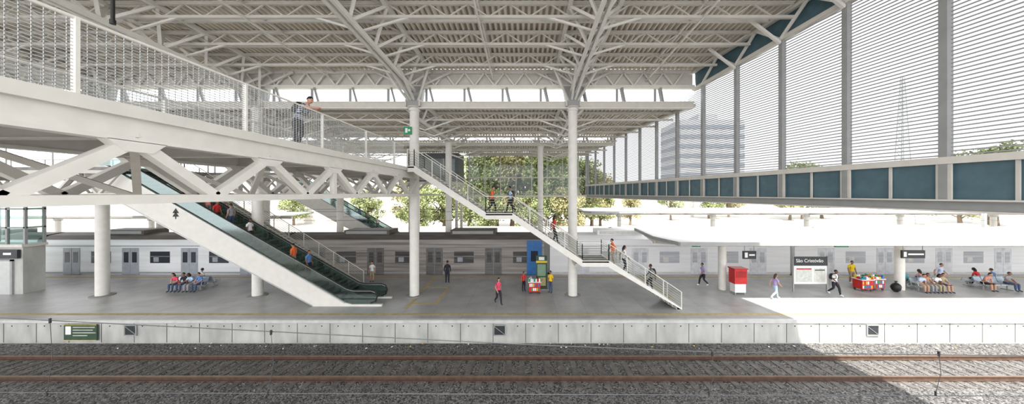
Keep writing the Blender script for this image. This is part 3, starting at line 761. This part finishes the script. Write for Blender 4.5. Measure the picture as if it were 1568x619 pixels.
    if bag:
        a=P['chest'].lerp(P['waist'],.2); t=(P['ct']-P['waist']).normalized(); bk=V((-t.z,0,t.x)).normalized()
        cb=a+bk*.18*s
        def bf(d,p): return V((max(-.085,min(.085,p.x*1.35)),max(-.14,min(.14,p.y*1.35)),max(-.2,min(.2,p.z*1.3))))
        ang=math.atan2(t.x,t.z); Rb=Matrix.Rotation(ang,3,'Y')
        mb.ell(cb,(.09*s,.15*s,.22*s),bag,Rb,16,10,fn=bf)
        for sg in(-1,1):
            y_=.10*sg*s; st=[cb+Rb@V((.06,y_,.15)),P['ct']+Rb@V((-.02,y_,.105*s)),P['ct']+Rb@V((.115*s,y_,0)),P['chest']+Rb@V((.125*s,y_,-.04*s)),P['waist']+Rb@V((.02*s,y_*1.35,.03*s)),cb+Rb@V((.06,y_,-.13))]
            mb.loft(st,[.015*s]*6,bag,6)
    return mb.obj(name,loc=(x,y,z),yaw=yaw)
C=cloth
JEAN=C((.06,.09,.17)); DK=C((.025,.025,.035)); WT=C((.75,.75,.75)); GR=C((.3,.3,.32)); KH=C((.4,.33,.22))
PK=C((.75,.08,.16)); OR=C((.85,.16,.04)); BL=C((.10,.22,.50)); YE=C((.80,.55,.02)); PU=C((.42,.32,.60)); RD=C((.6,.04,.04)); TQ=C((.1,.45,.5)); LB=C((.45,.6,.8))
R=math.radians
person(-7.90,10.15,8.60,R(-8),pose_lean(),STRIPE,DK,0,0,1.82,bag=BLACK,look=.35)
person(-12.1,22.85,0,R(-90),base_pose(),WT,KH,0,0,1.62,shorts=True)
person(-6.08,22.5,0,R(90),base_pose(),DK,DK,1,0,1.76,longs=True)
person(-1.73,18.3,0,R(-60),pose_walk(1),PK,DK,0,0,1.66,fem=True)
person(1.75,20.35,0,R(-130),base_pose(),YE,JEAN,1,0,1.55)
person(-.15,20.7,0,R(-60),base_pose(),RD,DK,1,0,1.4)
person(13.4,21.9,0,R(180),pose_walk(-1),PU,DK,1,0,1.72)
person(16.5,19.2,0,R(0),pose_walk(1),PU,LB,0,1,1.65,fem=True)
person(21.2,19.9,0,R(-80),pose_walk(1),WT,DK,2,0,1.74,bag=BLACK)
person(25.3,22.5,0,R(-100),base_pose(),YE,KH,1,0,1.75,shorts=True)
def tread(x):
    for (xa,za),(xb,zb) in zip(seg[:-1],seg[1:]):
        if xa<=x<=xb:
            if abs(za-zb)<.01: return za
            n=round(abs(za-zb)/.17); i=int((x-xa)/(xb-xa)*n); return za+(zb-za)*(i+1)/n
    return 0
for i,(x,yy,yaw,sh,pn,fm) in enumerate(((-2.15,18.4,0,OR,DK,False),(-.95,18.5,180,LB,DK,False),(1.75,18.2,0,RD,DK,True),(5.6,18.6,180,OR,KH,False),(6.1,18.1,0,WT,DK,True),(7.9,18.2,180,GR,DK,False))):
    flat=(-2.4<x<-.8 or 3.4<x<5)
    ps=pose_walk(1) if flat else (pose_climb() if yaw==180 else pose_descend())
    person(x,yy,tread(x),R(yaw),ps,sh,pn,i%3,0,1.68,fem=fm,bag=BLACK if i in(1,5) else None)
def ez(x,xb=-11.0): return max(0,int((xb-x)/.4))*.4*SL+.02
for i,(x,yy,sh,pn,fm) in enumerate(((-14.9,18.6,OR,KH,False),(-14.0,18.7,BL,DK,False),(-17.6,18.5,WT,DK,True),(-19.0,18.7,GR,JEAN,False),(-19.7,18.5,RD,DK,True),(-20.5,18.7,C((.9,.3,.3)),GR,False),(-21.2,18.5,BL,JEAN,True),(-22.0,18.7,RD,DK,False))):
    person(x,yy,ez(x),R(0 if i%3 else 180),base_pose(),sh,pn,i%3,i%2,1.68,fem=fm)
for x,c in((-17.5,WT),(-18.6,GR),(-19.6,BL)): person(x,34.2,ez(x,-13.0),0,base_pose(),c,DK,1,0,1.7)
bench(-24.3,20.9,R(180)); bench(-24.3,21.8,0)
for i,(x,y,yaw,sh,pn,fm) in enumerate(((-25.1,20.95,-90,PK,JEAN,True),(-24.55,20.95,-90,DK,JEAN,False),(-24.0,20.95,-90,LB,GR,True),(-23.45,20.95,-90,BL,JEAN,False),(-24.6,21.75,90,WT,DK,False))):
    person(x,y,0,R(yaw),pose_sit(.12 if i%2 else .28),sh,pn,i%3,0,1.68,fem=fm)
bench(28.9,20.7,R(180)); bench(29.2,21.6,0); bench(34.0,21.0,R(180)); bench(34.3,21.9,0)
for i,(x,y,yaw,sh,pn,fm) in enumerate(((28.05,20.75,-90,LB,KH,False),(28.6,20.75,-90,C((.45,.22,.12)),GR,True),(29.15,20.75,-90,WT,KH,True),(29.7,20.75,-90,KH,JEAN,False),(28.4,21.55,90,TQ,DK,False),(29.4,21.55,90,C((.5,.3,.3)),DK,True),(33.2,21.05,-90,C((.5,.25,.2)),DK,False),(34.9,21.05,-90,GR,JEAN,False),(34.2,21.8,90,RD,DK,True),(35.2,21.8,90,BL,DK,False))):
    person(x,y,0,R(yaw),pose_sit(.1 if i%2 else .3),sh,pn,i%3,i%2,1.7,fem=fm,shorts=(i%3==0))
person(35.4,20.0,0,R(180),base_pose(),BL,JEAN,1,0,1.75); person(36.3,20.3,0,R(200),pose_walk(1),C((.2,.35,.6)),RD,0,0,1.72)
person(31.3,21.9,0,R(-90),pose_walk(-1),C((.5,.55,.7)),GR,0,0,1.7)

# ------------------------------------------------------------------ overhead wires (near track)
mb=MB()
mb.tube([(-14,3.7,5.7),(-7,3.7,5.42),(-3.2,3.72,5.22),(0,3.75,5.04),(2.4,3.7,4.97),(6.5,3.7,4.92),(14,3.7,5.1)],.0055,DARK,6)
mb.tube([(-14,3.7,4.48),(14,3.7,4.38)],.0045,DARK,6)
for x in(-6.07,-3.25,2.38,5.27):
    zt=5.42-(x+7)*.053 if x<0 else 4.95
    mb.tube([(x,3.7,zt),(x+.03,3.7,(zt+4.45)/2),(x-.04,3.7,4.44)],.003,DARK,6)
    mb.cyl((x,3.7,zt-.03),(x,3.7,zt+.03),.012,BLACK,8); mb.cyl((x-.04,3.7,4.41),(x-.04,3.7,4.47),.010,BLACK,8)
mb.obj('catenary_wires')
mb=MB()
for y,z in((26.6,5.3),(30.6,5.3),(26.6,4.5),(30.6,4.5)): mb.tube([(-75,y,z),(90,y,z)],.015,DARK,5)
mb.obj('catenary_wires')
for x in(-55,-42,45,65):
    mb=MB()
    mb.box(x-.12,x+.12,28.35,28.59,-1.3,6.6,STEELD); mb.beam((x,26.4,6.0),(x,31,6.0),.08,.08,STEELD); mb.beam((x,28.4,6.5),(x,26.4,6.05),.04,.04,STEELD)
    mb.obj('catenary_mast')

# ------------------------------------------------------------------ background
LEAF=mat('foliage',(.33,.38,.17),.8,var=.2,scale=.8); LEAF2=mat('foliage_yellow',(.46,.43,.22),.8,var=.18,scale=.8); BARK=mat('bark',(.20,.15,.10),.9)
def treemesh(seed,leaf,h=12,r=4.5):
    rnd=random.Random(seed); mb=MB()
    mb.loft([(0,0,0),(.2,.1,h*.25),(0,.2,h*.5),(.2,0,h*.8)],[.35,.27,.2,.06],BARK,8)
    cl=[]
    for i in range(24):
        a=rnd.random()*6.28; rr=rnd.uniform(.2,1)*r*.85; zz=rnd.uniform(.24,.92)*h; p=V((math.cos(a)*rr*(1.2-zz/h*.6),math.sin(a)*rr*(1.2-zz/h*.6),zz)); cl.append(p)
        mb.loft([(0,.1,zz*.55),p*.6+V((0,0,zz*.3)),p],[.12,.07,.03],BARK,5)
    for p in cl:
        cr=rnd.uniform(.26,.40)*r
        for j in range(260):
            d=V((rnd.gauss(0,1),rnd.gauss(0,1),rnd.gauss(0,.75))).normalized()*cr*rnd.uniform(.45,1.05); q=p+d
            n=V((rnd.gauss(0,1),rnd.gauss(0,1),rnd.gauss(0,1))).normalized(); a=n.orthogonal().normalized(); b=n.cross(a); sz_=rnd.uniform(.14,.28)
            mb.add([q-a*sz_,q-b*sz_*.6,q+a*sz_,q+b*sz_*.6],[(0,1,2,3)],leaf)
    return mb.obj('tree')
t1=treemesh(1,LEAF);t2=treemesh(2,LEAF2);t3=treemesh(3,LEAF)
t1.location=(-9,58,-1.3);t2.location=(-3,62,-1.3);t3.location=(4,57,-1.3); t1.scale=(1.35,1.35,1.35);t2.scale=(1.5,1.5,1.5);t3.scale=(1.3,1.3,1.4)
for i,(x,y,s) in enumerate(((-17,60,1.2),(-26,66,1.1),(11,60,1.35),(18,70,1.0),(27,75,.8),(-34,62,.8),(1,70,1.7),(8,72,1.6),(-7,70,1.6),(-14,72,1.5),(15,66,1.2),(88,92,1.55),(97,95,1.35),(82,90,1.2),(112,70,1.7),(120,74,1.6),(105,70,1.2),(128,80,1.5),(-60,75,.9),(-75,70,.8),(45,90,.9),(60,95,1.1),(70,100,1.2),(-6,52,.8),(1,51,.75),(8,52,.8),(-20,52,.7))):
    o=bpy.data.objects.new('tree',(t1,t2,t3)[i%3].data); scene.collection.objects.link(o); o.location=(x,y,-1.3); o.scale=(s,s,s); o.rotation_euler=(0,0,i*1.3)
mb=MB()
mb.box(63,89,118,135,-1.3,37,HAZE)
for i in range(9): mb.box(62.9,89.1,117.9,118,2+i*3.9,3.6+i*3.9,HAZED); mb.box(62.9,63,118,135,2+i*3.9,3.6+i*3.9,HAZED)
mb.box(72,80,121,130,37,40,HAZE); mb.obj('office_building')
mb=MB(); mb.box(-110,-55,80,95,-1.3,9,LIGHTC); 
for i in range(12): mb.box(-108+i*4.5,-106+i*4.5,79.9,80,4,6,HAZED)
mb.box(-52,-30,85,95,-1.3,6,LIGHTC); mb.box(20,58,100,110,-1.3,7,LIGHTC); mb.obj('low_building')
mb=MB(); mb.box(-90,90,47,47.2,-1.3,1.6,LIGHTC); mb.obj('boundary_wall')
mb=MB(); bx,by=104,80
H0,H1=-1.3,39
for k in range(20):
    za=H0+(H1-H0)*k/20; zb=H0+(H1-H0)*(k+1)/20; wa=1.5*(1-k/24); wb=1.5*(1-(k+1)/24)
    cs=lambda w_,z:[V((bx-w_,by-w_,z)),V((bx+w_,by-w_,z)),V((bx+w_,by+w_,z)),V((bx-w_,by+w_,z))]
    A=cs(wa,za);B=cs(wb,zb)
    for i in range(4): mb.beam(A[i],B[i],.12,.12,MASTM); mb.beam(A[i],B[(i+1)%4],.06,.06,MASTM); mb.beam(B[i],B[(i+1)%4],.06,.06,MASTM)
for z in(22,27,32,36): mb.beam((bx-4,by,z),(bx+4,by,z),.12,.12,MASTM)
mb.obj('lattice_mast')
